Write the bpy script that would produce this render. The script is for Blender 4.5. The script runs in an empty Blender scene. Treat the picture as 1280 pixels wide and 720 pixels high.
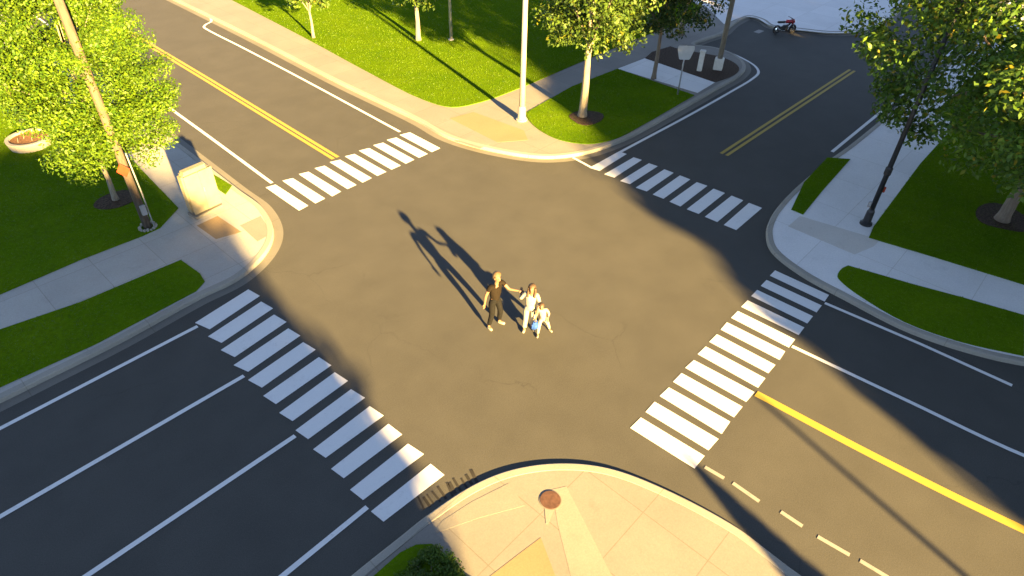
import bpy, bmesh, math, random
import numpy as np
from mathutils import Vector, Matrix

random.seed(7)
rng = np.random.default_rng(11)
scene = bpy.context.scene
COL = scene.collection

# ------------------------------------------------------------------ camera model
F, PITCH, ROLL, YAW, HC = 816.13, math.radians(38.938), math.radians(1.484), math.radians(47.845), 12.0
fw = Vector((math.sin(YAW)*math.cos(PITCH), math.cos(YAW)*math.cos(PITCH), -math.sin(PITCH)))
r0 = Vector((math.cos(YAW), -math.sin(YAW), 0)); u0 = r0.cross(fw)
cr = math.cos(ROLL)*r0 + math.sin(ROLL)*u0
cu = -math.sin(ROLL)*r0 + math.cos(ROLL)*u0

def at(px, py, z=0.0):
    """ground point (world metres) surveyed from the photograph"""
    d = cr*((px-640)/F) + cu*(-(py-360)/F) + fw
    t = (z-HC)/d.z
    return (d.x*t, d.y*t)

cam_d = bpy.data.cameras.new("camera"); cam = bpy.data.objects.new("camera", cam_d); COL.objects.link(cam)
m = Matrix((cr, cu, -fw)).transposed().to_4x4(); m.translation = (0, 0, HC)
cam.matrix_world = m
cam_d.sensor_width = 36; cam_d.lens = 36*F/1280; cam_d.clip_end = 1000; cam_d.clip_start = .1
scene.camera = cam

# ------------------------------------------------------------------ light
SUN_AZ, SUN_EL = math.radians(16.0), math.radians(15.5)
sd = bpy.data.lights.new("sun", 'SUN'); so = bpy.data.objects.new("sun", sd); COL.objects.link(so)
sd.energy = 5.0; sd.angle = math.radians(.9); sd.color = (1.0, .665, .235)
dirv = Vector((math.sin(SUN_AZ)*math.cos(SUN_EL), math.cos(SUN_AZ)*math.cos(SUN_EL), -math.sin(SUN_EL)))
so.rotation_euler = dirv.to_track_quat('-Z', 'Y').to_euler(); so.location = (0, 0, 30)
w = bpy.data.worlds.new("World"); scene.world = w; w.use_nodes = True
nt = w.node_tree; bg = nt.nodes["Background"]
sky = nt.nodes.new("ShaderNodeTexSky"); sky.sky_type = 'NISHITA'; sky.sun_disc = False
sky.sun_elevation = SUN_EL; sky.sun_rotation = math.pi + SUN_AZ; sky.altitude = 4200; sky.air_density = .7; sky.dust_density = .7; sky.ozone_density = .5
hs = nt.nodes.new("ShaderNodeHueSaturation"); hs.inputs["Saturation"].default_value = .86; hs.inputs["Value"].default_value = .8
nt.links.new(sky.outputs[0], hs.inputs["Color"]); nt.links.new(hs.outputs[0], bg.inputs[0]); bg.inputs[1].default_value = .05
scene.view_settings.view_transform = 'Standard'; scene.view_settings.look = 'None'
scene.view_settings.exposure = 3.68; scene.view_settings.gamma = 1
scene.render.engine = 'CYCLES'; scene.cycles.max_bounces = 5; scene.cycles.diffuse_bounces = 3
scene.cycles.transparent_max_bounces = 4; scene.cycles.use_denoising = True

# ------------------------------------------------------------------ materials
def mat(name):
    mt = bpy.data.materials.new(name); mt.use_nodes = True
    n = mt.node_tree.nodes; l = mt.node_tree.links
    return mt, n, l, n["Principled BSDF"]
def noise(n, l, co, scale, detail=4, rough=.55):
    t = n.new("ShaderNodeTexNoise"); t.inputs["Scale"].default_value = scale
    t.inputs["Detail"].default_value = detail; t.inputs["Roughness"].default_value = rough
    l.new(co, t.inputs["Vector"]); return t.outputs["Fac"]
def ramp(n, l, fac, stops):
    r = n.new("ShaderNodeValToRGB"); e = r.color_ramp.elements
    while len(e) < len(stops): e.new(.5)
    for k, (p, c) in enumerate(stops):
        e[k].position = p; e[k].color = (c, c, c, 1) if isinstance(c, (int, float)) else (*c, 1)
    l.new(fac, r.inputs[0]); return r.outputs[0]
def mix(n, l, fac, a, b, mode='MIX'):
    x = n.new("ShaderNodeMix"); x.data_type = 'RGBA'; x.blend_type = mode
    for s, v in ((x.inputs[0], fac), (x.inputs[6], a), (x.inputs[7], b)):
        if isinstance(v, (int, float)): s.default_value = v
        elif isinstance(v, tuple): s.default_value = (*v, 1)
        else: l.new(v, s)
    return x.outputs[2]
def bump(n, l, h, p, strength, dist):
    b = n.new("ShaderNodeBump"); b.inputs["Strength"].default_value = strength; b.inputs["Distance"].default_value = dist
    l.new(h, b.inputs["Height"]); l.new(b.outputs[0], p.inputs["Normal"])
def wpos(n):
    return n.new("ShaderNodeNewGeometry").outputs["Position"]
def opos(n):
    return n.new("ShaderNodeTexCoord").outputs["Object"]

def simple(name, c, rough=.6, metal=0, var=.25, scale=6.0, bmp=.0):
    mt, n, l, p = mat(name); co = opos(n)
    f = noise(n, l, co, scale)
    a = tuple(x*(1-var) for x in c); b = tuple(min(1, x*(1+var)) for x in c)
    l.new(ramp(n, l, f, [(.3, a), (.7, b)]), p.inputs["Base Color"])
    p.inputs["Roughness"].default_value = rough; p.inputs["Metallic"].default_value = metal
    if rough > .85: p.inputs["Specular IOR Level"].default_value = .12
    if bmp: bump(n, l, f, p, bmp, .02)
    return mt

def asphalt_mat():
    mt, n, l, p = mat("asphalt"); co = wpos(n)
    big = noise(n, l, co, .16, 3); mid = noise(n, l, co, .9, 5); fine = noise(n, l, co, 38, 3, .7)
    grain = noise(n, l, co, 130, 2, .8)
    c = ramp(n, l, big, [(.3, (.058, .056, .048)), (.7, (.064, .0615, .053))])
    c = mix(n, l, 1, c, ramp(n, l, mid, [(.3, .9), (.72, 1.08)]), 'MULTIPLY')
    c = mix(n, l, 1, c, ramp(n, l, fine, [(.3, .82), (.72, 1.18)]), 'MULTIPLY')
    c = mix(n, l, 1, c, ramp(n, l, grain, [(.35, .8), (.7, 1.25)]), 'MULTIPLY')
    # oil drips and worn patches with their own blotchy outline
    st = noise(n, l, co, .55, 6, .7)
    c = mix(n, l, ramp(n, l, st, [(.64, 0), (.8, .3)]), c, (.036, .035, .032))
    # hairline cracks, only where the surface is old
    wob = n.new("ShaderNodeVectorMath"); wob.operation = 'ADD'
    nz = n.new("ShaderNodeTexNoise"); nz.inputs["Scale"].default_value = .8; nz.inputs["Detail"].default_value = 5; l.new(co, nz.inputs["Vector"])
    l.new(co, wob.inputs[0]); l.new(nz.outputs["Color"], wob.inputs[1])
    vo = n.new("ShaderNodeTexVoronoi"); vo.feature = 'DISTANCE_TO_EDGE'; vo.inputs["Scale"].default_value = .27; l.new(wob.outputs[0], vo.inputs["Vector"])
    ck = ramp(n, l, vo.outputs["Distance"], [(.001, 1), (.0045, 0)])
    ck = mix(n, l, 1, ck, ramp(n, l, noise(n, l, co, .21, 2), [(.5, 0), (.6, .32)]), 'MULTIPLY')
    c = mix(n, l, ck, c, (.022, .021, .019))
    l.new(c, p.inputs["Base Color"]); p.inputs["Roughness"].default_value = .88
    p.inputs["Specular IOR Level"].default_value = .3
    bump(n, l, fine, p, .25, .01)
    return mt
def concrete_mat(name, c, joints=True, jx=1.5, jy=1.5, rot=0, var=.1):
    mt, n, l, p = mat(name); co = wpos(n)
    big = noise(n, l, co, .5, 5); fine = noise(n, l, co, 30, 4, .7)
    col = ramp(n, l, big, [(.3, tuple(x*(1-var) for x in c)), (.7, tuple(x*(1+var) for x in c))])
    col = mix(n, l, 1, col, ramp(n, l, fine, [(.3, .9), (.7, 1.1)]), 'MULTIPLY')
    st = noise(n, l, co, 1.7, 6, .65)
    col = mix(n, l, ramp(n, l, st, [(.6, 0), (.78, .4)]), col, tuple(x*.6 for x in c))
    if joints:
        mp = n.new("ShaderNodeMapping"); mp.inputs["Rotation"].default_value = (0, 0, rot); l.new(co, mp.inputs[0])
        bk = n.new("ShaderNodeTexBrick"); bk.offset = 0; bk.inputs["Scale"].default_value = 1
        bk.inputs["Brick Width"].default_value = jx; bk.inputs["Row Height"].default_value = jy
        bk.inputs["Mortar Size"].default_value = .012; bk.inputs["Mortar Smooth"].default_value = .2
        bk.inputs["Color1"].default_value = (1, 1, 1, 1); bk.inputs["Color2"].default_value = (.93, .93, .93, 1)
        bk.inputs["Mortar"].default_value = (.76, .74, .7, 1); l.new(mp.outputs[0], bk.inputs["Vector"])
        col = mix(n, l, 1, col, bk.outputs["Color"], 'MULTIPLY')
    l.new(col, p.inputs["Base Color"]); p.inputs["Roughness"].default_value = .85
    bump(n, l, fine, p, .2, .01)
    return mt
def paint_mat(name, c, wear=.35):
    mt, n, l, p = mat(name); co = wpos(n)
    a = noise(n, l, co, 7, 6, .7); b = noise(n, l, co, 60, 3, .7); g = noise(n, l, co, 1.1, 3)
    k = mix(n, l, .45, a, b)
    k = mix(n, l, .25, k, g)
    col = mix(n, l, ramp(n, l, b, [(.3, 0), (.7, 1)]), tuple(x*.9 for x in c), c)
    col = mix(n, l, ramp(n, l, k, [(.55, 0), (.68, wear)]), col, (.10, .095, .09))
    l.new(col, p.inputs["Base Color"]); p.inputs["Roughness"].default_value = .75
    return mt
def lawn_mat():
    mt, n, l, p = mat("lawn"); co = wpos(n)
    a = noise(n, l, co, .45, 5); b = noise(n, l, co, 9, 5, .7); f = noise(n, l, co, 55, 3, .8)
    c = ramp(n, l, a, [(.3, (.060, .122, .003)), (.7, (.090, .152, .004))])
    c = mix(n, l, 1, c, ramp(n, l, b, [(.25, .75), (.75, 1.22)]), 'MULTIPLY')
    c = mix(n, l, 1, c, ramp(n, l, f, [(.3, .82), (.7, 1.18)]), 'MULTIPLY')
    dr = noise(n, l, co, 1.6, 6, .7)
    c = mix(n, l, ramp(n, l, dr, [(.6, 0), (.75, .25)]), c, (.10, .105, .02))
    l.new(c, p.inputs["Base Color"]); p.inputs["Roughness"].default_value = .9
    p.inputs["Specular IOR Level"].default_value = 0
    bump(n, l, f, p, .4, .04)
    return mt
def leaf_mat(name, dark, light, accent=None, trans=.35):
    mt, n, l, p = mat(name)
    g = n.new("ShaderNodeNewGeometry")
    c = ramp(n, l, g.outputs["Random Per Island"], [(0, dark), (.9, light)] + ([(.985, accent)] if accent else []))
    k = noise(n, l, g.outputs["Position"], 1.3, 3)
    c = mix(n, l, 1, c, ramp(n, l, k, [(.3, .7), (.7, 1.25)]), 'MULTIPLY')
    l.new(c, p.inputs["Base Color"]); p.inputs["Roughness"].default_value = .5; p.inputs["Specular IOR Level"].default_value = .25
    t = n.new("ShaderNodeBsdfTranslucent"); l.new(c, t.inputs[0])
    ms = n.new("ShaderNodeMixShader"); ms.inputs[0].default_value = trans
    l.new(p.outputs[0], ms.inputs[1]); l.new(t.outputs[0], ms.inputs[2])
    l.new(ms.outputs[0], n["Material Output"].inputs[0])
    return mt
def bark_mat(name, a, b, scale=9):
    mt, n, l, p = mat(name); co = opos(n)
    mp = n.new("ShaderNodeMapping"); mp.inputs["Scale"].default_value = (1, 1, .18); l.new(co, mp.inputs[0])
    f = noise(n, l, mp.outputs[0], scale*2, 6, .7)
    l.new(ramp(n, l, f, [(.3, a), (.7, b)]), p.inputs["Base Color"]); p.inputs["Roughness"].default_value = .9
    bump(n, l, f, p, .8, .03); return mt

M = dict(
    asphalt=asphalt_mat(),
    conc=concrete_mat("concrete", (.195, .178, .15)),
    conc_pale=concrete_mat("pale_concrete", (.66, .645, .62), True, 2.2, 2.2, var=.06),  # base tone raised so paving in shade still looks bright
    conc_mid=concrete_mat("mid_concrete", (.35, .33, .29)),
    kerb=concrete_mat("kerb_concrete", (.27, .25, .205), True, 3.0, 3.0),
    gutter=concrete_mat("gutter_concrete", (.15, .14, .115), True, 3.0, 3.0),
    panel_grey=concrete_mat("grey_slab", (.195, .18, .15), False),
    panel_pink=concrete_mat("pinkish_slab", (.24, .205, .165), False),
    panel_pale=concrete_mat("pale_tan_slab", (.52, .485, .43), False),
    tactile=concrete_mat("ochre_paving", (.235, .165, .085), False),
    white=paint_mat("white_paint", (.68, .67, .64), .42),
    yellow=paint_mat("yellow_paint", (.36, .255, .03)),
    faded=paint_mat("faded_paint", (.27, .255, .225), .9),
    lawn=lawn_mat(),
    blade=leaf_mat("grass_blade", (.066, .125, .003), (.100, .160, .004), None, .3),
    mulch=simple("mulch", (.055, .036, .024), .95, 0, .6, 14, .8),
    soil=simple("soil", (.16, .085, .04), .95, 0, .4, 14, .5),
    leaf_bright=leaf_mat("bright_leaf", (.028, .078, .005), (.105, .172, .008), None, .35),
    leaf_dark=leaf_mat("dark_leaf", (.018, .045, .010), (.055, .095, .018), (.22, .16, .01), .25),
    leaf_wide=leaf_mat("wide_crown_leaf", (.032, .080, .010), (.11, .185, .018), (.2, .16, .01), .3),
    leaf_mid=leaf_mat("mid_leaf", (.03, .065, .012), (.085, .135, .016), (.13, .13, .01), .3),
    leaf_shrub=leaf_mat("shrub_leaf", (.03, .08, .006), (.085, .14, .012), None, .3),
    bark=bark_mat("bark", (.10, .075, .055), (.21, .165, .12)),
    bark_pale=bark_mat("pale_bark", (.15, .125, .09), (.28, .24, .18)),
    wood=bark_mat("pole_wood", (.05, .036, .026), (.13, .095, .065), 6),
    steel_dark=simple("dark_steel", (.022, .022, .024), .5, .3, .3),
    steel_grey=simple("grey_steel", (.30, .30, .30), .5, .4, .15),
    cream_metal=simple("cream_painted_metal", (.38, .335, .24), .5, 0, .06, 3),
    cabinet=simple("cream_cabinet", (.215, .185, .115), .6, 0, .1, 3),
    sign_grey=simple("sign_back", (.45, .47, .48), .4, .2, .08),
    rust=simple("rusty_iron", (.10, .048, .03), .8, .2, .3, 10, .3),
    red=simple("red_paint", (.33, .010, .016), .35, 0, .1),
    orange=simple("orange_plate", (.34, .035, .010), .5, 0, .1),
    black=simple("black_rubber", (.012, .012, .013), .6, 0, .2),
    chrome=simple("chrome", (.6, .6, .6), .2, 1, .05),
    white_plaster=simple("white_cap", (.6, .57, .5), .7, 0, .1),
    skin=simple("skin", (.17, .095, .055), .6, 0, .08),
    shirt_brown=simple("brown_shirt", (.0105, .0075, .005), .9, 0, .25, 20),
    trousers_dark=simple("dark_trousers", (.007, .0068, .007), .9, 0, .3, 20),
    cloth_white=simple("white_cloth", (.25, .235, .20), .9, 0, .2, 16),
    shoe=simple("pale_shoe", (.22, .2, .17), .7, 0, .1),
    bag_blue=simple("blue_bag", (.008, .05, .25), .8, 0, .3, 18),
    hair_fair=simple("fair_hair", (.085, .055, .025), .7, 0, .4, 30),
    hair=simple("brown_hair", (.045, .025, .012), .7, 0, .35, 30),
)

# ------------------------------------------------------------------ helpers
def put(name, me, material, parent=None, smooth=False):
    o = bpy.data.objects.new(name, me); COL.objects.link(o)
    if material is not None and not me.materials: me.materials.append(material)
    if smooth: me.polygons.foreach_set("use_smooth", [True]*len(me.polygons))
    if parent is not None: o.parent = parent
    return o
def bmput(name, bm, material, parent=None, smooth=False):
    me = bpy.data.meshes.new(name); bmesh.ops.recalc_face_normals(bm, faces=bm.faces)
    bm.to_mesh(me); bm.free(); return put(name, me, material, parent, smooth)
def struct(o, kind='structure'):
    o["kind"] = kind; return o
def thing(name, label, cat, loc, rz=0, group=None):
    o = bpy.data.objects.new(name, None); COL.objects.link(o); o.location = loc; o.rotation_euler = (0, 0, rz)
    o.empty_display_size = .3; return tag(o, label, cat, group)
def tag(o, label, cat, group=None):
    o["label"] = label; o["category"] = cat
    if group: o["group"] = group
    return o
def catmull(pts, k=8):
    P = [np.array(p, float) for p in pts]; out = []
    for i in range(len(P)-1):
        a = P[i-1] if i else 2*P[0]-P[1]; b, c = P[i], P[i+1]; d = P[i+2] if i+2 < len(P) else 2*P[-1]-P[-2]
        n = k if np.linalg.norm(c-b) < 12 else 2
        ta, tb, tc = [max(1e-3, np.linalg.norm(y-x))**.5 for x, y in ((a, b), (b, c), (c, d))]
        m1 = (b-a)/ta - (c-a)/(ta+tb) + (c-b)/tb; m2 = (c-b)/tb - (d-b)/(tb+tc) + (d-c)/tc
        m1, m2 = m1*tb, m2*tb
        for t in np.linspace(0, 1, n, endpoint=False):
            out.append((2*t**3-3*t**2+1)*b + (t**3-2*t**2+t)*m1 + (-2*t**3+3*t**2)*c + (t**3-t**2)*m2)
    out.append(P[-1]); return [tuple(p) for p in out]
def offset(pts, d):
    """offset an open polyline to its left by d"""
    P = np.array(pts); T = np.gradient(P, axis=0); T /= np.linalg.norm(T, axis=1)[:, None]
    return [tuple(p) for p in P + d*np.stack([-T[:, 1], T[:, 0]], 1)]
def slab_bm(poly, z0, z1, bm=None, bev=0):
    bm = bm or bmesh.new()
    vs = [bm.verts.new((x, y, z1)) for x, y in poly]
    f = bm.faces.new(vs)
    if f.calc_area() and f.normal.z < 0: f.normal_flip()
    if z0 is not None:
        r = bmesh.ops.extrude_face_region(bm, geom=[f])
        nv = [e for e in r["geom"] if isinstance(e, bmesh.types.BMVert)]
        for v in nv: v.co.z = z1
        for v in vs: v.co.z = z0
    bmesh.ops.triangulate(bm, faces=[x for x in bm.faces if len(x.verts) > 4])
    return bm
def slab(name, poly, z0, z1, material, parent=None):
    return struct(bmput(name, slab_bm(poly, z0, z1), material, parent)) if parent is None else bmput(name, slab_bm(poly, z0, z1), material, parent)
def sweep(name, line, prof, material, parent=None):
    """sweep a profile [(offset_left, z)...] along an open polyline"""
    bm = bmesh.new(); rows = []
    L = [offset(line, d) for d, z in prof]
    for i in range(len(line)):
        rows.append([bm.verts.new((*L[k][i], prof[k][1])) for k in range(len(prof))])
    for i in range(len(line)-1):
        for k in range(len(prof)-1):
            bm.faces.new((rows[i][k], rows[i+1][k], rows[i+1][k+1], rows[i][k+1]))
    return bmput(name, bm, material, parent)
def ribbon(bm, pts, width, z):
    a = offset(pts, width/2); b = offset(pts, -width/2)
    va = [bm.verts.new((*p, z)) for p in a]; vb = [bm.verts.new((*p, z)) for p in b]
    for i in range(len(pts)-1): bm.faces.new((va[i], vb[i], vb[i+1], va[i+1]))
def tube(bm, pts, radii, seg=10, cap=True):
    rows = []
    P = [Vector(p) for p in pts]
    for i, p in enumerate(P):
        t = (P[min(i+1, len(P)-1)] - P[max(i-1, 0)]).normalized()
        a = Vector((1, 0, 0)) if abs(t.x) < .8 else Vector((0, 1, 0))
        u = t.cross(a).normalized(); v = t.cross(u)
        rows.append([bm.verts.new(p + (u*math.cos(2*math.pi*k/seg) + v*math.sin(2*math.pi*k/seg))*radii[i]) for k in range(seg)])
    for i in range(len(rows)-1):
        for k in range(seg): bm.faces.new((rows[i][k], rows[i][(k+1) % seg], rows[i+1][(k+1) % seg], rows[i+1][k]))
    if cap: bm.faces.new(rows[0][::-1]); bm.faces.new(rows[-1])
    return bm
def box(bm, c, s, bev=.0, rot=None):
    r = bmesh.ops.create_cube(bm, size=1); vs = r["verts"]
    bmesh.ops.scale(bm, vec=s, verts=vs)
    if rot is not None: bmesh.ops.rotate(bm, cent=(0, 0, 0), matrix=rot, verts=vs)
    bmesh.ops.translate(bm, vec=c, verts=vs)
    if bev:
        es = list({e for v in vs for e in v.link_edges})
        bmesh.ops.bevel(bm, geom=es, offset=bev, segments=3, affect='EDGES')
    return bm

# ------------------------------------------------------------------ ground, road, blocks
def A(*pts, z=0.0): return [at(x, y, z) for x, y in pts]

slab("ground", [(-300, -300), (300, -300), (300, 300), (-300, 300)], None, -.12, M["lawn"])
bm = slab_bm([(-60, -60), (130, -60), (130, 130), (-60, 130)], None, 0)
road = struct(bmput("road", bm, M["asphalt"]))

W_k = catmull([(-60, 15.6), (-8, 15.58)] + A((0, 505), (60, 475), (150, 430), (250, 375), (300, 350), (333, 319), (343, 292), (330, 263), (300, 240), (255, 205), (215, 174)) + [(8.55, 29.4), (9.0, 44), (10, 125)])
N_k = catmull([(17.6, 125), (17.2, 60)] + A((215, 0), (320, 52), (420, 104), (520, 152), (560, 174), (620, 191), (680, 199), (730, 194), (780, 177), (840, 145), (900, 111), (924, 97), (932, 86), (925, 75), (908, 66), (890, 61), (868, 58), (880, 52), (903, 44), (920, 30), (938, 23), (952, 27), (965, 35), (1000, 39), (1040, 43), (1075, 41), (1100, 34)) + [(52, 11.6), (70, 11.6), (125, 11.8)])
E_k = catmull([(125, 6.3), (60, 6.3)] + A((1145, 115), (1060, 185), (1035, 203), (985, 246), (962, 275), (957, 295), (964, 316), (1000, 345), (1060, 378), (1130, 414), (1200, 439), (1280, 458)) + [(19.6, -4), (23, -9), (31, -13), (60, -17), (125, -19)])
S_k = catmull([(125, -31), (60, -30), (24, -26), (14, -19), (9.8, -11), (8.7, -5)] + A((1000, 720), (960, 690), (920, 660), (830, 612), (760, 586), (700, 580), (640, 588), (590, 608), (530, 648), (500, 672), (440, 720)) + [(-6, 6.25), (-60, 6.25)])
blocks = dict(W=(W_k, [(-60, 125)]), N=(N_k, [(125, 125)]), E=(E_k, [(125, -19)][:0]), S=(S_k, [(-60, -58), (125, -58)]))
KP = [(0, -.04), (.012, .105), (.035, .128), (.19, .132), (.20, .05)]
for key, (kl, far) in blocks.items():
    slab("pavement", offset(kl, .195) + far, -.02, .05 if key == "S" else .12, M[dict(W="conc_mid", E="conc_pale").get(key, "conc")])  # shaded E block takes the lightened concrete, sunlit N and S a darker one
    struct(sweep("kerb", kl, KP if key != "S" else [(d, z*.45) for d, z in KP], M["kerb"]))
    if key in "WN": struct(sweep("gutter", kl, [(-.28, .004), (.0, .004)], M["gutter"]))

LZ = .13
def lawn(poly, m=None, name="lawn", z=LZ): return slab(name, poly, .08, z + .012, m or M["lawn"])
W_l1 = [(-60, 16.05), (-8, 16.02)] + A((0, 484), (120, 430), (245, 364), (256, 352), (250, 342), (226, 325), (100, 378), (0, 412), z=LZ) + [(-8, 18.55), (-60, 18.9)]
W_l2 = [(-60, 20.6), (-8, 20.1)] + A((0, 368), (100, 325), (178, 295), (200, 285), (223, 260), (192, 228), (168, 203), (140, 178), z=LZ) + [(6.7, 30), (7.0, 44), (7.6, 125), (-60, 125)]
W_l3 = A((245, 205), (290, 232), (282, 243), (236, 212), z=LZ)
N_l1 = [(20.3, 125), (20.0, 60)] + catmull(A((290, 0), (390, 52), (460, 90), (530, 125), (565, 134), (600, 128), (650, 110), (720, 80), (800, 47), (838, 33), z=LZ), 4) + [(37.2, 19.9), (40, 20.6), (41, 24), (60, 24), (125, 26), (125, 125)]
N_l2 = catmull(A((657, 141), (661, 150), (675, 163), (700, 175), (735, 180), (768, 174), (800, 158), (868, 119), z=LZ), 4) + A((772, 86), (715, 108), z=LZ)
N_l3 = catmull(A((893, 103), (917, 94), (924, 86), (917, 78), (900, 71), (880, 67), (850, 62), z=LZ), 4) + A((838, 58), (815, 65), (806, 73), z=LZ)
E_l1 = A((1034, 197), (1063, 199), (1030, 236), (1004, 268), (989, 262), (1005, 228), z=LZ)
E_l2 = catmull(A((1060, 332), (1052, 336), (1047, 346), (1056, 356), (1078, 372), (1130, 402), (1200, 427), (1280, 445), z=LZ), 4) + A((1280, 394), (1200, 371), (1140, 355), z=LZ)
E_l3 = A((1300, 362), (1170, 322), (1086, 297), (1092, 283), (1150, 205), (1188, 163), z=LZ) + [(33, 4.2), (33.4, 4.9), (60, 4.9), (125, 4.9), (125, -14), (60, -13.6), (32, -9.2), (25, -5.0)]
S_l1 = [(-60, 5.8), (-6, 5.8)] + A((465, 722), (500, 691), (520, 681), (540, 680), (556, 692), (590, 730), z=LZ) + [(4.6, 1.2), (5.2, -1.5), (5.6, -11), (9, -20), (23, -30), (60, -34), (125, -36), (125, -58), (-60, -58)]
lawns = [W_l1, W_l2, W_l3, N_l1, N_l2, E_l1, E_l2, E_l3, S_l1]
for L in lawns: lawn(L)
lawn(N_l3, M["mulch"], "planting_bed")
# pale paved forecourt beyond the end of the street and the driveway crossing the verge
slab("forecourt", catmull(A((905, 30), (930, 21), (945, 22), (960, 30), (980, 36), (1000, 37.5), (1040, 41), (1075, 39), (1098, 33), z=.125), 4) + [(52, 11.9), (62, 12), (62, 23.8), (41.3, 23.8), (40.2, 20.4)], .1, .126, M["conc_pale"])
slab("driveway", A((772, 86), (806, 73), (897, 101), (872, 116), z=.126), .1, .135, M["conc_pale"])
# paving panels of another tone
for k_, (pts, mm) in enumerate((
    (((540, 668), (553, 651), (590, 627), (636, 604), (656, 632), (600, 647)), "panel_grey"),
    (((690, 612), (708, 608), (770, 730), (716, 730), (697, 655)), "panel_pink"),
    (((652, 690), (676, 672), (698, 730), (600, 730)), "tactile"),
    (((246, 282), (272, 270), (302, 290), (270, 299)), "tactile"),
    (((300, 282), (326, 270), (340, 292), (322, 302)), "panel_grey"),
    (((562, 148), (592, 140), (655, 163), (660, 175), (622, 178)), "tactile"),
    (((572, 177), (590, 168), (612, 180), (600, 186)), "panel_grey"),
    (((1000, 270), (1100, 300), (1092, 308), (1068, 318), (985, 283)), "panel_pale"),
)):
    slab({"tactile": "tactile_paving"}.get(mm, "pavement_panel"), A(*pts, z=.05 if k_ < 3 else .12), *((.04, .054) if k_ < 3 else (.11, .1245)), M[mm])

# ------------------------------------------------------------------ painted markings (parts of the road)
def quadlerp(q0, q1, n):
    a = np.array(A(*q0)); b = np.array(A(*q1))
    return [a + (b-a)*k/(n-1) for k in range(n)]
def crosswalk(q0, q1, n):
    bm = bmesh.new()
    for q in quadlerp(q0, q1, n):
        q = q + rng.normal(0, .008, q.shape)
        bm.faces.new([bm.verts.new((x, y, .008)) for x, y in q])
    bmput("crosswalk", bm, M["white"], road)
crosswalk(((244, 404), (310, 362), (325, 370), (262, 412)), ((464, 640), (537, 580), (556, 594), (479, 653)), 12)
crosswalk(((788, 535), (801, 522), (881, 570), (868, 586)), ((962, 345), (969, 338), (1037, 369), (1031, 377)), 13)
crosswalk(((331.7, 234.4), (344.4, 231), (385.4, 257.4), (373.7, 263.7)), ((499.7, 168.6), (512.4, 165.6), (550.5, 185.5), (539.7, 190.4)), 10)
crosswalk(((736.6, 210), (773.7, 189.5), (783.5, 192.5), (749.3, 214)), ((904.6, 281.3), (936.8, 253.6), (952.4, 260.2), (920.2, 288)), 9)
def line(name, pts, width, m="white", smooth=False, z=.0085):
    bm = bmesh.new(); P = catmull(pts, 6) if smooth else pts
    ribbon(bm, P, width, z); bmput(name, bm, M[m], road)
for a_, y_ in (((247, 408), 14.75), ((305, 470), 12.3), ((369, 545), 9.78), ((459, 634), 7.1)):
    a = at(*a_); line("lane_line", [(-60, y_+.05), (-6, y_+.03), (-2, y_), a], .115)
line("edge_line", A((340, 229), (260, 170), (180, 112)) + [(9.9, 44), (10.9, 125)], .12)
line("edge_line", A((500, 165), (380, 100), (300, 58), (272, 44), (259, 37), (255, 34), (257, 31), (264, 27), (263, 22)), .12, "white", True)
for dx in (-.105, .105):
    line("centre_line", [(12.05+dx, 20.2), (12.35+dx, 31), (12.6+dx, 42.5), (12.9+dx, 60), (14+dx, 125)], .14, "yellow")
line("centre_line", A((945, 492)) + [(12.33, 0), (12.6, -2.85), (13.5, -8), (17, -13.5), (26, -20), (60, -23.5), (125, -25)], .21, "yellow", True)
line("lane_line", A((990, 433)) + [(14.59, 0), (14.75, -2.6), (15.8, -7), (19, -11), (28, -16.2), (60, -20)], .11, "white", True)
line("edge_line", A((1031, 379), (1150, 430), (1265, 482)), .11)
for a_, b_ in (((881, 584), (905, 598)), ((916, 604), (949, 627)), ((976, 640), (1003, 658)), ((1022, 671), (1062, 694)), ((1075, 701), (1110, 722))):
    line("lane_dash", A(a_, b_), .09, "faded")
for dx in (-.12, .12):
    line("centre_line", [(23.05, 9.72+dx), (36.2, 9.65+dx)], .13, "yellow")
line("edge_line", A((770, 193), (800, 177), (860, 145), (915, 114), (940, 99), (948, 91), (944, 83), (930, 74), (912, 66), (895, 61), (880, 58)), .13, "white", True)
line("edge_line", A((716, 197), (740, 210)), .11)
line("edge_line", A((1040, 190), (1145, 104)) + [(48, 6.9), (60, 6.9)], .13)
line("lane_line", A((945, 41), (952, 38)), .35, "faded")
# short dark streaks on the road beside the near kerb
bm = bmesh.new()
for k in range(11):
    t = k/10; x = 531 + 66*t + random.uniform(-2, 2); y = 637 - 33*t
    a = at(x, y); b = at(x-7-random.uniform(0, 4), y-12-random.uniform(0, 6))
    ribbon(bm, [a, ((a[0]+b[0])/2, (a[1]+b[1])/2), b], random.uniform(.035, .09), .006)
bmput("kerb_streaks", bm, simple("dark_streak", (.031, .029, .027), .9), road)

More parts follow.
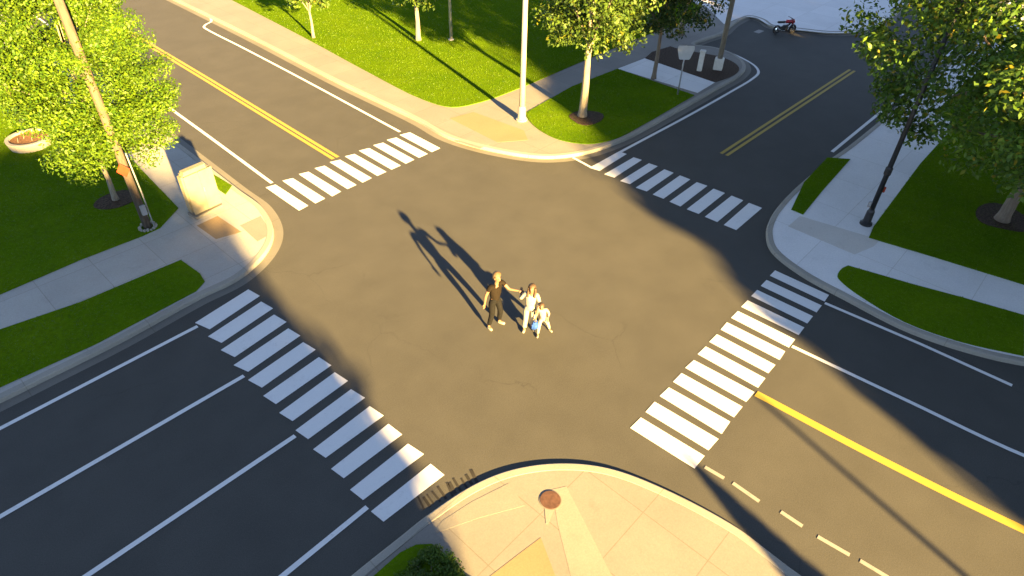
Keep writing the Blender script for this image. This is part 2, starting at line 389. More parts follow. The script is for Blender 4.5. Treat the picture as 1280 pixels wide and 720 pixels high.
# ------------------------------------------------------------------ grass blades
def inside(poly, P):
    x, y = P[:, 0], P[:, 1]; r = np.zeros(len(P), bool); n = len(poly)
    for i in range(n):
        (x1, y1), (x2, y2) = poly[i], poly[(i+1) % n]
        c = ((y1 > y) != (y2 > y)) & (x < (x2-x1)*(y-y1)/((y2-y1) or 1e-9) + x1); r ^= c
    return r
def project(P3):
    d = P3 - np.array([0, 0, HC]); X = d @ np.array(cr); Y = d @ np.array(cu); Z = d @ np.array(fw)
    return X/Z*F+640, -Y/Z*F+360, Z
def mesh_np(name, V, nper):
    nf = len(V)//nper; me = bpy.data.meshes.new(name)
    me.vertices.add(len(V)); me.vertices.foreach_set("co", V.astype(np.float32).ravel())
    me.loops.add(len(V)); me.loops.foreach_set("vertex_index", np.arange(len(V), dtype=np.int32))
    me.polygons.add(nf); me.polygons.foreach_set("loop_start", np.arange(nf, dtype=np.int32)*nper)
    me.update(calc_edges=True); return me
blades = []
for L in lawns:
    P = np.array(L); lo = np.maximum(P.min(0), (-6, -8)); hi = np.minimum(P.max(0), (45, 46))
    if (hi <= lo).any(): continue
    n = int(min(700000, (hi-lo).prod()*420)); Q = lo + rng.random((n, 2))*(hi-lo)
    Q = Q[inside(L, Q)]
    px, py, Z = project(np.c_[Q, np.full(len(Q), LZ)])
    keep = (px > -60) & (px < 1340) & (py > -40) & (py < 770) & (rng.random(len(Q)) < np.clip(14/Z, .12, 1)**1.4)
    blades.append(Q[keep])
Q = np.concatenate(blades)
if len(Q) > 260000: Q = Q[rng.permutation(len(Q))[:260000]]
n = len(Q); th = rng.random(n)*2*math.pi; dist = np.hypot(Q[:, 0], Q[:, 1])
h = rng.uniform(.015, .038, n)*np.clip(dist/24, .8, 1.5); wd = .010*np.clip(dist/16, .8, 2.2)
lean = rng.normal(0, .035, (n, 2))
B = np.c_[Q, np.full(n, LZ+.008)]; dv = np.c_[np.cos(th), np.sin(th), np.zeros(n)]*wd[:, None]
V = np.stack([B-dv, B+dv, B + np.c_[lean, h]], 1).reshape(-1, 3)
struct(put("grass", mesh_np("grass", V, 3), M["blade"]), "stuff")

# ------------------------------------------------------------------ trees
def leaf_cloud(centres, radii, per, size, flat=.75):
    """diamond leaves scattered in soft clumps"""
    C = np.repeat(np.array(centres), per, 0); R = np.repeat(np.array(radii), per)
    d = rng.normal(0, 1, C.shape); d /= np.linalg.norm(d, axis=1)[:, None]
    rr = R*rng.random(len(C))**.45; P = C + d*rr[:, None]*np.array([1, 1, flat])
    n = d*.7 + rng.normal(0, .6, C.shape) + np.array([0, 0, .55]); n /= np.linalg.norm(n, axis=1)[:, None]
    a = np.cross(n, rng.normal(0, 1, C.shape)); a /= np.linalg.norm(a, axis=1)[:, None]; b = np.cross(n, a)
    s = size*rng.uniform(.6, 1.3, len(C))[:, None]
    V = np.stack([P-a*s, P-b*s*.55+n*s*.12, P+a*s, P+b*s*.55+n*s*.12], 1)
    return V.reshape(-1, 3)
def tree(name, label, cat, loc, trunk_top, r0_, cz, rad, nclump, clr, per, leaf, m_leaf, m_bark, group=None, off=(0, 0), taper=0.0, low=-1.0, lean=(0, 0), limbs=14, core=.35):
    t = thing(name, label, cat, loc, 0, group)
    rad = np.array(rad); cen = np.array([off[0], off[1], cz]); cl = []; k = 0
    while len(cl) < nclump and k < nclump*40:
        k += 1
        d = rng.normal(0, 1, 3); d /= np.linalg.norm(d); r = core + (1-core)*rng.random()**.6
        q = d*r
        if q[2] < low: continue
        s = 1 - taper*(q[2]*.5+.5)
        cl.append(cen + q*rad*np.array([s, s, 1]))
    cr_ = [clr*random.uniform(.65, 1.25) for _ in cl]
    bm = bmesh.new()
    P = [Vector((0, 0, -.05)), Vector((0, 0, .25)), Vector((lean[0]*.5+.03, lean[1]*.5, trunk_top*.5)), Vector((lean[0], lean[1], trunk_top)), Vector((*(cen[:2]*.6), cz+rad[2]*.35))]
    tube(bm, P, [r0_*1.45, r0_*1.05, r0_*.88, r0_*.72, r0_*.2], 10)
    for q in random.sample(cl, min(limbs, len(cl))):
        z0 = random.uniform(trunk_top*.85, cz) if cz > trunk_top else trunk_top*.95
        f = (z0-trunk_top)/max(.3, cz+rad[2]*.35-trunk_top); f = max(0, min(1, f))
        b0 = Vector((lean[0], lean[1], 0)).lerp(Vector((*(cen[:2]*.6), 0)), f); b0.z = z0
        q = Vector(q); md = b0.lerp(q, .5) + Vector((random.uniform(-.2, .2), random.uniform(-.2, .2), .15))
        tube(bm, [b0, md, q], [r0_*.42, r0_*.25, r0_*.06], 6, False)
    bmput("trunk", bm, m_bark, t, True)
    put("crown", mesh_np("crown", leaf_cloud(cl, cr_, per, leaf), 4), m_leaf, t)
    return t

def mulch_ring(x, y, rx, name="mulch_bed", mm="mulch"):
    pts = [(x+rx*(1+.12*math.sin(3*a+x))*math.cos(a), y+rx*(1+.1*math.cos(2*a))*math.sin(a)) for a in np.linspace(0, 2*math.pi, 26, endpoint=False)]
    slab(name, pts, .1, .158, M[mm])

x, y = at(145, 250, .14); mulch_ring(x, y, .62)
tree("leafy_tree", "bright yellow-green bushy tree on the lawn behind the rough wooden pole", "tree", (x, y, .13), 1.6, .085, 4.55, (2.3, 2.3, 3.5), 280, .50, 380, .046, M["leaf_bright"], M["bark_pale"], taper=.08, low=-.86, core=.42, off=(.44, -.49))
x, y = at(1252, 275, .14); mulch_ring(x+.2, y, .9)
tree("leafy_tree", "large dark green tree with a wide crown hanging over the dark lamp post", "tree", (x, y, .13), 2.6, .19, 6.5, (6.4, 6.0, 4.4), 330, .8, 190, .085, M["leaf_wide"], M["bark"], off=(-.45, .3), low=-.85, core=.4)
x, y = at(728, 145, .14); mulch_ring(x, y-.2, .75)
tree("leafy_tree", "green tree with a pale trunk on the verge between pavement and crosswalk corner", "tree", (x, y, .13), 2.5, .17, 6.6, (3.0, 3.0, 4.1), 230, .65, 170, .08, M["leaf_mid"], M["bark_pale"], low=-.93, off=(.6, .3), taper=.2)
x, y = at(817, 98, .14)
tree("leafy_tree", "slim dark tree standing beside the driveway crossing the verge", "tree", (x, y, .13), 2.3, .10, 6.0, (2.9, 2.9, 4.0), 190, .6, 140, .085, M["leaf_dark"], M["bark"], low=-.9)
x, y = at(897, 60, .14)
tree("leafy_tree", "dark green tree behind the planting bed at the end of the street", "tree", (34.2, 18.6, .13), 1.9, .13, 5.8, (3.0, 2.8, 4.0), 170, .6, 140, .09, M["leaf_dark"], M["bark"], low=-.9)
x, y = at(392, 47, .14)
tree("young_tree", "young tree with thin pale trunk beside the sunlit pavement", "tree", (x, y, .13), 1.5, .075, 3.0, (1.5, 1.5, 1.6), 60, .42, 70, .09, M["leaf_mid"], M["bark_pale"], low=-.9)
x, y = at(523, 50, .14)
tree("young_tree", "young tree with stout white trunk next to the thin grey pole", "tree", (x, y, .13), 1.9, .13, 3.6, (1.8, 1.8, 1.9), 70, .5, 70, .10, M["leaf_mid"], M["bark_pale"], low=-.9)
# trees standing around the crossing outside the photograph; their shade lies over the streets
rng = np.random.default_rng(4); random.seed(4)
SH = "tall trees around the crossing that shade the streets"
def shade_tree(x, y, h, r, lab, tp=.55, nc=230):
    tree("shade_tree", lab, "tree", (x, y, .1), h*.25, .28, h*.56, (r, r, h*.46), nc, 1.45, 110, .40, M["leaf_dark"], M["bark"], SH, taper=tp, low=-.9, limbs=16, core=.3)
shade_tree(-6.85, -12, 10.9, 6.0, "tall dark tree on the near lawn nearest the plaza", .33, 330)
shade_tree(-14.5, -13, 10.9, 6.4, "tall dark tree on the near lawn left of its neighbour", .33, 330)
shade_tree(13.8, -24, 13.6, 7.6, "tall dark tree by the bend of the near street")
shade_tree(11.3, -24.5, 9.6, 4.4, "lower dark tree at the near lawn's far tip by the street bend", .2)
shade_tree(22.2, -15.2, 12.5, 5.6, "tall dark tree across the bend beside the pavement")
shade_tree(29.5, -8.0, 10.5, 4.6, "tall dark tree on the far lawn right of the pavement", nc=105)
shade_tree(37, -6.5, 11, 4.8, "tall dark tree on the far lawn towards the street end", nc=105)
shade_tree(45, -5, 11, 4.8, "tall dark tree farthest along the shaded street", nc=105)

# a small conical evergreen, its tip shadow lies at the near kerb
def conifer(name, label, x, y, h, r):
    t = thing(name, label, "tree", (x, y, .12))
    bm = bmesh.new(); tube(bm, [(0, 0, -.05), (0, 0, h*.9)], [.07, .02], 8); bmput("trunk", bm, M["bark"], t, True)
    n = 9000; z = h*(1-rng.random(n)**.5*.94); rr = r*(1-z/h)*np.sqrt(rng.random(n))+.01; a = rng.random(n)*2*math.pi
    C = np.c_[rr*np.cos(a), rr*np.sin(a), z]
    put("crown", mesh_np("crown", leaf_cloud(C, np.full(n, .03), 1, .07), 4), M["leaf_dark"], t)
conifer("conical_evergreen", "small conical evergreen on the near lawn by the pale plaza", 6.0, -8.6, 3.3, 1.3)

# shrub at the bottom edge of the photograph
x, y = at(540, 722, .14)
t = thing("shrub", "low green shrub at the tip of the lawn beside the pale plaza", "shrub", (x, y, .13))
bm = bmesh.new()
for k in range(7):
    a = k*.9; tube(bm, [(0, 0, -.03), (.18*math.cos(a), .18*math.sin(a), .06), (.38*math.cos(a), .38*math.sin(a), .12)], [.016, .01, .004], 5)
bmput("stem", bm, M["bark"], t)
cl = [(random.uniform(-.43, .43), random.uniform(-.43, .43), random.uniform(.05, .16)) for _ in range(40)]
put("foliage", mesh_np("foliage", leaf_cloud(cl, [.14]*40, 150, .026), 4), M["leaf_shrub"], t)

# ------------------------------------------------------------------ street furniture
def pole_part(name, parent, h, ra, rb, mm, seg=14, z0=-.03):
    bm = bmesh.new(); tube(bm, [(0, 0, z0), (0, 0, h*.5), (0, 0, h)], [ra, (ra+rb)/2, rb], seg); return bmput(name, bm, mm, parent, True)
def lamp_arm(t, h, ang, mm, L=1.6):
    c, s = math.cos(ang), math.sin(ang); bm = bmesh.new()
    tube(bm, [(0, 0, h-.3), (c*.4, s*.4, h+.05), (c*L, s*L, h+.2)], [.045, .04, .03], 8); bmput("arm", bm, mm, t, True)
    bm = bmesh.new(); box(bm, (c*(L+.3), s*(L+.3), h+.2), (.7, .26, .12), .04, Matrix.Rotation(ang, 3, 'Z')); hd = bmput("lamp_head", bm, M["steel_grey"], t)
    bm = bmesh.new(); box(bm, (c*(L+.32), s*(L+.32), h+.134), (.45, .18, .02), 0, Matrix.Rotation(ang, 3, 'Z')); bmput("lens", bm, M["white_plaster"], hd)

# rough wooden utility pole in front of the bright tree
x, y = at(185, 284, .14)
t = thing("utility_pole", "rough wooden utility pole with a small orange plate before the bright tree", "utility pole", (x, y, .13))
pole_part("pole", t, 9.2, .125, .11, M["wood"])
bm = bmesh.new(); box(bm, (-.10, -.16, 2.15), (.30, .03, .34), .01, Matrix.Rotation(-.82, 3, 'Z') @ Matrix.Rotation(.6, 3, 'Y')); bmput("plate", bm, M["orange"], t)
bm = bmesh.new(); box(bm, (0, .05, 8.6), (2.2, .1, .12), .01); ca = bmput("crossarm", bm, M["wood"], t)
for dx in (-.9, -.4, .4, .9):
    bm = bmesh.new(); tube(bm, [(dx, .05, 8.64), (dx, .05, 8.72), (dx, .05, 8.82)], [.03, .05, .03], 8); bmput("insulator", bm, M["steel_grey"], ca)
bm = bmesh.new(); box(bm, (.02, -.17, .72), (.16, .10, .34), .015); bmput("meter_box", bm, M["steel_grey"], t)
bm = bmesh.new()
tube(bm, [(.16, -.08, -.02), (.17, -.09, 1.2), (.15, -.09, 2.6)], [.022, .022, .022], 6); bmput("conduit", bm, M["steel_grey"], t)
bm = bmesh.new()
for a in range(16):
    a0 = a/16*2*math.pi; box(bm, (.24*math.cos(a0), .24*math.sin(a0), .02), (.09, .07, .06+.04*(a % 3)), .012, Matrix.Rotation(a0, 3, 'Z'))
bmput("stone_collar", bm, M["kerb"], t)

# thin dark lamp post at the left margin
x, y = at(30, 155, .14)
t = thing("lamp_post", "thin dark brown lamp post at the photo's left edge by the round planter", "lamp post", (x, y, .13))
pole_part("pole", t, 6.5, .075, .05, simple("brown_steel", (.06, .035, .025), .6)); lamp_arm(t, 6.5, 2.6, M["steel_dark"])
bm = bmesh.new(); tube(bm, [(0, 0, -.02), (0, 0, .25), (0, 0, .3)], [.13, .13, .08], 12); bmput("base", bm, M["steel_dark"], t)

# round planter
x, y = at(40, 181, .14)
t = thing("planter", "low round pale concrete planter full of brown soil", "planter", (x, y, .13))
bm = bmesh.new(); seg = 28
prof = [(.70, -.02), (.78, .30), (.78, .34), (.66, .34), (.64, .22)]
rows = [[bm.verts.new((r*math.cos(2*math.pi*k/seg), r*math.sin(2*math.pi*k/seg), z)) for k in range(seg)] for r, z in prof]
for i in range(len(rows)-1):
    for k in range(seg): bm.faces.new((rows[i][k], rows[i][(k+1) % seg], rows[i+1][(k+1) % seg], rows[i+1][k]))
bmput("bowl", bm, M["kerb"], t)
bm = bmesh.new(); bmesh.ops.create_circle(bm, cap_ends=True, segments=28, radius=.655); bmesh.ops.translate(bm, vec=(0, 0, .27), verts=bm.verts)
bmesh.ops.poke(bm, faces=bm.faces[:]); bm.verts.ensure_lookup_table(); bm.verts[-1].co.z += .07
bmput("soil", bm, M["soil"], t, True)
for k in range(6):
    a = k*2.4; rr = .12+.07*k; bm = bmesh.new(); tube(bm, [(rr*math.cos(a), rr*math.sin(a), .26), (rr*math.cos(a)+.05, rr*math.sin(a)+.04, .42)], [.012, .004], 5)
    bmput("dry_stem", bm, M["bark_pale"], t)

# cream utility cabinet
ca_, cb_ = Vector((*at(247, 274, .13), 0)), Vector((*at(278, 259, .13), 0))
ang = math.atan2(cb_.y-ca_.y, cb_.x-ca_.x); mid = (ca_+cb_)/2
t = thing("utility_cabinet", "tall plain cream utility cabinet at the corner of the pavement", "cabinet", (mid.x, mid.y, .12), ang)
bm = bmesh.new(); box(bm, (0, .24, .05), (1.0, .50, .1), .01); bmput("plinth", bm, M["gutter"], t)
bm = bmesh.new(); box(bm, (0, .24, .86), (1.02, .46, 1.54), .13); body = bmput("body", bm, M["cabinet"], t)
bm = bmesh.new(); box(bm, (-.253, .004, .86), (.485, .02, 1.36), .008); d1 = bmput("door", bm, M["cabinet"], body)
bm = bmesh.new(); box(bm, (.253, .004, .86), (.485, .02, 1.36), .008); d2 = bmput("door", bm, M["cabinet"], body)
bm = bmesh.new(); box(bm, (.05, -.014, .9), (.025, .03, .16), .006); bmput("handle", bm, M["steel_grey"], body)

# tall cream lamp pole at the far corner
x, y = at(652, 150, .12)
t = thing("street_lamp", "tall cream street lamp pole standing on the sunlit corner pavement", "street lamp", (x, y, .12))
pole_part("pole", t, 8.0, .125, .085, M["cream_metal"]); lamp_arm(t, 8.0, -2.2, M["cream_metal"], 1.9)
bm = bmesh.new(); tube(bm, [(0, 0, -.02), (0, 0, .06), (0, 0, .08), (0, 0, .5), (0, 0, .62)], [.24, .24, .175, .165, .13], 16); bmput("base", bm, M["cream_metal"], t, False)
x, y = at(564, 50, .14)
t = thing("street_lamp", "thin grey street lamp pole on the shaded lawn by the white trunk", "street lamp", (x, y, .13))
pole_part("pole", t, 6.5, .085, .06, M["steel_grey"]); lamp_arm(t, 6.5, -2.6, M["steel_grey"])
bm = bmesh.new(); tube(bm, [(0, 0, -.02), (0, 0, .05), (0, 0, .09)], [.15, .15, .1], 12); bmput("base", bm, M["steel_grey"], t)
# dark post under the wide crown
x, y = at(1082, 280, .12)
t = thing("street_lamp", "slim dark street lamp post at the shaded corner under the wide crown", "street lamp", (x, y, .12))
pole_part("pole", t, 7.6, .085, .06, M["steel_dark"]); lamp_arm(t, 7.6, 2.0, M["steel_dark"])
bm = bmesh.new(); tube(bm, [(0, 0, -.02), (0, 0, .07), (0, 0, .12), (0, 0, .5), (0, 0, .6)], [.20, .20, .13, .12, .08], 12); bmput("base", bm, M["steel_dark"], t)
bm = bmesh.new(); tube(bm, [(0, 0, 1.85), (0, 0, 1.9), (0, 0, 2.1), (0, 0, 2.15)], [.085, .11, .11, .08], 12); bmput("collar", bm, M["steel_dark"], t)
bm = bmesh.new(); box(bm, (.10, -.06, 1.32), (.05, .13, .2), .01); bmput("sticker_box", bm, M["orange"], t)
bm = bmesh.new(); box(bm, (-.12, .10, .78), (.1, .1, .2), .01); bmput("button_box", bm, M["steel_grey"], t)

# sign seen from behind
x, y = at(847, 118, .14)
t = thing("street_sign", "grey metal street sign seen from behind on a thin post in the verge", "sign", (x, y, .13), YAW*-1)
pole_part("post", t, 2.25, .035, .032, M["steel_grey"], 10)
bm = bmesh.new()
out = [(-.36, 1.05), (.36, 1.05), (.40, 1.10), (.40, 1.22), (.27, 1.62), (.22, 1.66), (-.22, 1.66), (-.27, 1.62), (-.40, 1.22), (-.40, 1.10)]
out = [(px_*.92, 3.32-pz_) for px_, pz_ in out]
f = bm.faces.new([bm.verts.new((a, -.05, b-.02)) for a, b in out]); r = bmesh.ops.extrude_face_region(bm, geom=[f])
bmesh.ops.translate(bm, vec=(0, .015, 0), verts=[e for e in r["geom"] if isinstance(e, bmesh.types.BMVert)])
bmput("sign_panel", bm, M["sign_grey"], t)
# white bollard and the plinthed pole in the planting bed
x, y = at(874, 88, .14)
t = thing("bollard", "white square bollard in the dark planting bed", "bollard", (x, y, .13), .4)
bm = bmesh.new(); box(bm, (0, 0, .45), (.24, .24, .98), .03); bmput("post", bm, M["white_plaster"], t)
bm = bmesh.new(); box(bm, (0, 0, .97), (.30, .30, .08), .03); bmput("cap", bm, M["white_plaster"], t)
x, y = at(897, 86, .14)
t = thing("utility_pole", "pale utility pole on a square plinth in the dark planting bed", "utility pole", (x, y, .13), .4)
pole_part("pole", t, 7.5, .13, .10, M["bark_pale"])
bm = bmesh.new(); box(bm, (0, 0, .26), (.44, .44, .58), .03); bmput("plinth", bm, M["white_plaster"], t)
bm = bmesh.new(); box(bm, (0, 0, 7.1), (1.8, .1, .12), .01); bmput("crossarm", bm, M["wood"], t)
# pole beyond the bottom edge: its thin shadow crosses the yellow line
t = thing("street_lamp", "slim grey street lamp post on the near pavement beside the bend", "street lamp", (7.55, -13.2, .12))
pole_part("pole", t, 4.55, .075, .06, M["steel_grey"])
bm = bmesh.new(); tube(bm, [(0, 0, -.02), (0, 0, .05), (0, 0, .09)], [.15, .15, .1], 12); bmput("base", bm, M["steel_grey"], t)

# rusty round cover with its small key slot, set in the plaza
x, y = at(688, 625, .055)
t = thing("manhole_cover", "round rusty brown manhole cover set in the pale plaza", "manhole cover", (x, y, .0535), 0)
bm = bmesh.new(); tube(bm, [(0, 0, 0), (0, 0, .012)], [.215, .215], 30); bmput("cover", bm, M["rust"], t)
bm = bmesh.new(); tube(bm, [(0, 0, 0), (0, 0, .0055)], [.235, .235], 30); bmput("frame", bm, M["gutter"], t)
dx, dy = np.array(at(684, 655, .055)) - np.array((x, y)); aa = math.atan2(dy, dx); L = math.hypot(dx, dy)
bm = bmesh.new(); vs = [(.2, -.1), (L, -.025), (L, .025), (.2, .1)]
c, s = math.cos(aa), math.sin(aa)
slab_bm([(a*c-b*s, a*s+b*c) for a, b in vs], 0, .0045, bm); bmput("slot_plate", bm, M["panel_pink"], t)

# motorcycle parked by the forecourt
x, y = at(979, 42, 0)
t = thing("motorcycle", "red and black motorcycle parked at the end of the street", "motorcycle", (x, y, .006), -YAW+.25); t.scale = (.82, .82, .82)
for wx in (-.62, .62):
    bm = bmesh.new(); seg = 20
    rows = [[bm.verts.new(((.24+.065*math.cos(b))*math.cos(a)+wx, .06*math.sin(b), .305+(.24+.065*math.cos(b))*math.sin(a))) for b in np.linspace(0, 2*math.pi, 8, endpoint=False)] for a in np.linspace(0, 2*math.pi, seg, endpoint=False)]
    for i in range(seg):
        for k in range(8): bm.faces.new((rows[i][k], rows[(i+1) % seg][k], rows[(i+1) % seg][(k+1) % 8], rows[i][(k+1) % 8]))
    wh = bmput("wheel", bm, M["black"], t, True)
    bm = bmesh.new(); tube(bm, [(wx, -.03, .305), (wx, .03, .305)], [.17, .17], 18); bmput("rim", bm, M["chrome"], wh)
bm = bmesh.new(); tube(bm, [(-.62, 0, .31), (-.15, 0, .42), (.3, 0, .62), (.42, 0, .85)], [.05, .12, .07, .05], 8); bmput("frame", bm, M["black"], t)
bm = bmesh.new(); box(bm, (.02, 0, .42), (.42, .26, .34), .06); bmput("engine", bm, M["steel_dark"], t)
bm = bmesh.new(); box(bm, (.16, 0, .82), (.50, .28, .22), .08); bmput("fuel_tank", bm, M["red"], t, True)
bm = bmesh.new(); box(bm, (-.38, 0, .80), (.62, .26, .12), .05); bmput("seat", bm, M["black"], t, True)
bm = bmesh.new(); box(bm, (.52, 0, .80), (.24, .30, .34), .08); fa = bmput("fairing", bm, M["red"], t, True)
bm = bmesh.new(); tube(bm, [(.63, 0, .82), (.68, 0, .82)], [.09, .075], 12); bmput("headlight", bm, M["chrome"], fa)
bm = bmesh.new(); tube(bm, [(.62, .09, .3), (.42, .09, 1.0)], [.03, .03], 8); tube(bm, [(.62, -.09, .3), (.42, -.09, 1.0)], [.03, .03], 8); bmput("fork", bm, M["chrome"], t)
bm = bmesh.new(); tube(bm, [(.30, -.36, 1.05), (.42, 0, 1.0), (.30, .36, 1.05)], [.018, .02, .018], 8); bmput("handlebar", bm, M["black"], t)
bm = bmesh.new(); tube(bm, [(.0, -.16, .25), (-.4, -.18, .3), (-.8, -.19, .42)], [.035, .05, .055], 8); bmput("exhaust", bm, M["chrome"], t)

# ------------------------------------------------------------------ people
def skin_mesh(name, joints, edges, material, parent, sub=1, root=0):
    names = list(joints); me = bpy.data.meshes.new(name)
    me.from_pydata([joints[k][0] for k in names], [(names.index(a), names.index(b)) for a, b in edges], [])
    o = bpy.data.objects.new(name, me); COL.objects.link(o)
    sm = o.modifiers.new("skin", 'SKIN'); sm.use_smooth_shade = True
    for k, nme in enumerate(names):
        r = joints[nme][1]; me.skin_vertices[0].data[k].radius = (r, r) if not isinstance(r, tuple) else r
        me.skin_vertices[0].data[k].use_root = (k == root)
    ss = o.modifiers.new("sub", 'SUBSURF'); ss.levels = sub; ss.render_levels = sub
    dg = bpy.context.evaluated_depsgraph_get(); dg.update()
    nm = bpy.data.meshes.new_from_object(o.evaluated_get(dg)); nm.name = name
    bpy.data.objects.remove(o); bpy.data.meshes.remove(me)
    nm.materials.clear(); return put(name, nm, material, parent, True)

def person(label, loc, H, J, f, cloth, hair, group=None):
    """J: joints in metres (x to the photo's right, y away, z up); f: facing in that frame"""
    k = H/1.75; t = thing("person", label, "person", loc, -YAW, group)
    f = Vector((*f, 0)).normalized(); l = Vector((-f.y, f.x, 0))
    V = {n: Vector(p) for n, p in J.items()}
    nk = V["neck"]; hd = V["head"]
    j = {"pelvis": (V["pelvis"], .092*k), "waist": (V["pelvis"].lerp(V["chest"], .5), .090*k), "chest": (V["chest"], .118*k), "neck": (nk, .052*k),
         "jaw": (nk.lerp(hd, .58)+f*.03*k, .070*k), "head": (hd, .098*k), "top": (hd+Vector((0, 0, .085*k))-f*.01*k, .062*k), "nose": (hd+f*.098*k-Vector((0, 0, .022*k)), .013*k)}
    e = [("pelvis", "waist"), ("waist", "chest"), ("chest", "neck"), ("neck", "jaw"), ("jaw", "head"), ("head", "top"), ("head", "nose")]
    for s, sg in (("l", 1), ("r", -1)):
        bm = bmesh.new(); bmesh.ops.create_uvsphere(bm, u_segments=8, v_segments=6, radius=.026*k); bmesh.ops.scale(bm, vec=(.6, .6, 1.2), verts=bm.verts)
        bmesh.ops.translate(bm, vec=hd + l*sg*.088*k - Vector((0, 0, .01*k)), verts=bm.verts); bmput("ear", bm, M["skin"], t, True)
        for nme, r, prev in (("sh", .056, "chest"), ("el", .04, "sh"), ("wr", .027, "el")):
            j[nme+s] = (V[nme+s], r*k); e.append((prev if prev == "chest" else prev+s, nme+s))
        d = (V["wr"+s]-V["el"+s]).normalized(); pm = V["wr"+s]+d*.06*k
        j["pm"+s] = (pm, .032*k); e.append(("wr"+s, "pm"+s))
        sd_ = d.cross(Vector((0, 0, 1))); sd_ = (sd_ if sd_.length > .2 else d.cross(f)).normalized()
        for q, (o_, ln) in enumerate(((-.030, .055), (-.010, .068), (.010, .064), (.030, .05))):
            a = pm + d*.035*k + sd_*o_*k; b = a + d*ln*k - Vector((0, 0, .012*k))
            j[f"f{q}a"+s] = (a, .009*k); j[f"f{q}b"+s] = (b, .0075*k); e += [("pm"+s, f"f{q}a"+s), (f"f{q}a"+s, f"f{q}b"+s)]
        a = V["wr"+s] + d*.025*k + sd_*.04*k; b = a + d*.04*k + sd_*.02*k
        j["ta"+s] = (a, .011*k); j["tb"+s] = (b, .009*k); e += [("pm"+s, "ta"+s), ("ta"+s, "tb"+s)]
        for nme, r, prev in (("hp", .070, "pelvis"), ("kn", .054, "hp"), ("an", .036, "kn")):
            j[nme+s] = (V[nme+s], r*k); e.append((prev if prev == "pelvis" else prev+s, nme+s))
        to = V["to"+s]; j["to"+s] = (to, .032*k); e.append(("an"+s, "to"+s))
    skin_mesh("body", j, e, M["skin"], t)
    # clothing
    g = 1.22
    tj = {"pelvis": (V["pelvis"], .142*k)}; te = []
    for s in "lr":
        for nme, r, prev in (("hp", .112, "pelvis"), ("kn", .078, "hp"), ("an", cloth.get("flare", .062), "kn")):
            p_ = V[nme+s] if nme != "an" else V["kn"+s].lerp(V["an"+s], .93)
            tj[nme+s] = (p_, r*k); te.append((prev if prev == "pelvis" else prev+s, nme+s))
    tj["waist"] = (V["pelvis"].lerp(V["chest"], .3), .130*k); te.append(("pelvis", "waist"))
    skin_mesh("trousers", tj, te, M[cloth["legs"]], t)
    sj = {"hem": (V["pelvis"]+Vector((0, 0, -.10*k)), cloth.get("hem", .142)*k), "waist": (V["pelvis"].lerp(V["chest"], .5), .132*k), "chest": (V["chest"], .150*k), "collar": (V["chest"].lerp(nk, .8), .075*k)}
    se = [("hem", "waist"), ("waist", "chest"), ("chest", "collar")]
    for s in "lr":
        sl = cloth["sleeve"]; sj["sh"+s] = (V["sh"+s], .078*k); se.append(("chest", "sh"+s))
        sj["el"+s] = (V["sh"+s].lerp(V["el"+s], min(1, sl)), .058*k); se.append(("sh"+s, "el"+s))
        if sl > 1: sj["wr"+s] = (V["el"+s].lerp(V["wr"+s], sl-1), .045*k); se.append(("el"+s, "wr"+s))
    skin_mesh("top", sj, se, M[cloth["top"]], t, root=1)
    for s in "lr":
        an, to = V["an"+s], V["to"+s]; d = (to-an); d.z = 0; d.normalize()
        skin_mesh("shoe", {"h": (an+Vector((0, 0, -.045*k))-d*.035*k, .047*k), "m": (an.lerp(to, .5)+Vector((0, 0, -.02*k)), .05*k), "t": (to+d*.02*k, .04*k)}, [("h", "m"), ("m", "t")], M["shoe"], t)
    for sg in (1, -1):
        bm = bmesh.new(); bmesh.ops.create_uvsphere(bm, u_segments=8, v_segments=6, radius=.011*k, matrix=Matrix.Translation(hd+f*.086*k+l*sg*.034*k+Vector((0, 0, .012*k)))); bmput("eye", bm, M["black"], t)
    bm = bmesh.new(); c = hd-f*.05*k-Vector((0, 0, .055*k)); tube(bm, [hd+f*.089*k-l*.022*k-Vector((0, 0, .055*k)), hd+f*.093*k-Vector((0, 0, .057*k)), hd+f*.089*k+l*.022*k-Vector((0, 0, .055*k))], [.005*k, .007*k, .005*k], 6); bmput("mouth", bm, simple("lips", (.30, .12, .09), .6), t)
    # hair
    R_ = .118*k; bm = bmesh.new(); bmesh.ops.create_icosphere(bm, subdivisions=4, radius=R_)
    for v in bm.verts:
        v.co *= 1 + .05*math.sin(v.co.x*190/k)*math.sin(v.co.y*170/k+v.co.z*60/k)
        v.co.z *= 1.12
    bmesh.ops.delete(bm, geom=[v for v in bm.verts if v.co.z < -.72*R_ or (v.co.dot(f) > .05*R_ and v.co.z < .42*R_ and not (abs(v.co.dot(l)) > .80*R_ and v.co.z > -.15*R_ and v.co.dot(f) < .3*R_))], context='VERTS')
    bmesh.ops.translate(bm, vec=hd-f*.016*k+Vector((0, 0, .03*k)), verts=bm.verts)
    hr = bmput("hair", bm, M[cloth.get("hair", "hair")], t, True)
    if hair == "long":
        hj = {"c": (hd-f*.06*k, .085*k), "d": (nk-f*.08*k, .088*k), "e": (V["chest"].lerp(nk, .35)-f*.15*k, .08*k), "g": (V["chest"]-f*.17*k, .045*k)}
        skin_mesh("back_hair", hj, [("c", "d"), ("d", "e"), ("e", "g")], M["hair"], hr)
        for sg in (1, -1):
            skin_mesh("lock", {"a": (hd+l*sg*.092*k-f*.01*k+Vector((0, 0, .02*k)), .036*k), "b": (nk+l*sg*.10*k+f*.02*k, .045*k), "c": (V["chest"].lerp(nk, .4)+l*sg*.095*k+f*.10*k, .03*k)}, [("a", "b"), ("b", "c")], M["hair"], hr)
    return t

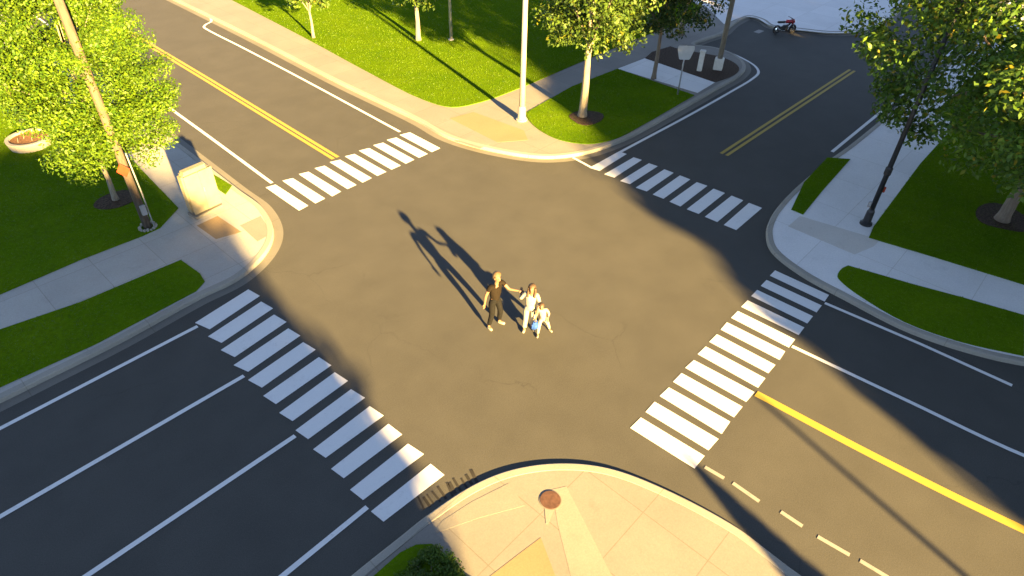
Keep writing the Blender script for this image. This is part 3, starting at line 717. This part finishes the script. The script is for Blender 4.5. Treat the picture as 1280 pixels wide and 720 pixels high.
mx, my = at(618, 406)
person("person in a brown shirt and dark trousers, reaching out one arm", (mx, my, .0), 1.82, dict(
    pelvis=(.0, 0, .94), chest=(.03, -.01, 1.28), neck=(.05, -.01, 1.51), head=(.07, -.03, 1.67),
    shl=(.17, .12, 1.44), ell=(.38, .06, 1.22), wrl=(.62, .0, 1.22), shr=(-.11, -.14, 1.44), elr=(-.22, -.18, 1.16), wrr=(-.25, -.20, .92),
    hpl=(.07, .07, .90), knl=(.16, .02, .50), anl=(.12, .09, .09), tol=(.27, .01, .045),
    hpr=(-.07, -.07, .90), knr=(-.06, -.13, .49), anr=(-.15, -.16, .09), tor=(-.06, -.27, .045)), (.75, -.66),
    dict(top="shirt_brown", legs="trousers_dark", sleeve=.55, hair="hair_fair"), "short")
wx_, wy_ = at(661, 412)
wx, wy = wx_, wy_
person("person with long brown hair in white clothes, holding the outstretched hand", (wx, wy, .0), 1.60, dict(
    pelvis=(.0, 0, .84), chest=(.02, -.01, 1.12), neck=(.03, -.02, 1.33), head=(.03, -.05, 1.465),
    shr=(-.14, .03, 1.27), elr=(-.25, .02, 1.06), wrr=(-.24, .17, 1.17), shl=(.17, -.03, 1.27), ell=(.24, -.05, 1.03), wrl=(.20, -.18, .87),
    hpr=(-.08, .0, .80), knr=(-.10, -.06, .43), anr=(-.13, -.03, .08), tor=(-.15, -.16, .04),
    hpl=(.08, .0, .80), knl=(.11, -.02, .43), anl=(.10, .05, .08), tol=(.14, -.08, .04)), (-.15, -1),
    dict(top="cloth_white", legs="cloth_white", sleeve=1.6, hem=.17, flare=.088), "long")
cx_, cy_ = at(677, 416)
person("small person in white clothes with legs apart, carrying a blue bag", (cx_, cy_, .0), 1.10, dict(
    pelvis=(.02, 0, .54), chest=(-.02, -.02, .75), neck=(-.04, -.03, .89), head=(-.05, -.06, .985),
    shr=(-.12, -.01, .85), elr=(-.17, -.04, .70), wrr=(-.18, -.07, .57), shl=(.09, .0, .85), ell=(.16, .0, .70), wrl=(.14, -.08, .58),
    hpr=(-.05, -.01, .52), knr=(-.09, -.10, .30), anr=(-.11, -.12, .055), tor=(-.12, -.22, .028),
    hpl=(.07, .01, .52), knl=(.16, .03, .30), anl=(.21, .10, .055), tol=(.28, .02, .028)), (-.1, -1),
    dict(top="cloth_white", legs="cloth_white", sleeve=1.5), "short")
# bags in their hands
def world_off(b, o):
    c, s = math.cos(-YAW), math.sin(-YAW); return (b[0]+o[0]*c-o[1]*s, b[1]+o[0]*s+o[1]*c)
def bag(label, base, o, z, size, mm):
    p = world_off(base, o); t = thing("bag", label, "bag", (*p, z), -YAW+.5)
    bm = bmesh.new(); box(bm, (0, 0, size[2]/2), size, min(size)*.3)
    for v in bm.verts:
        q = v.co.z/size[2]; v.co.x *= 1.1-.3*q; v.co.y *= 1.15-.5*q
    bmput("sack", bm, M[mm], t, True)
    bm = bmesh.new(); hh = size[2]
    tube(bm, [(-size[0]*.3, 0, hh*.93), (-size[0]*.16, 0, hh*1.28), (size[0]*.16, 0, hh*1.28), (size[0]*.3, 0, hh*.93)], [.012]*4, 6); bmput("handle", bm, M[mm], t)
bag("small blue bag hanging from the small person's hand", (cx_, cy_), (-.19, -.10, 0), .24, (.22, .14, .22), "bag_blue")
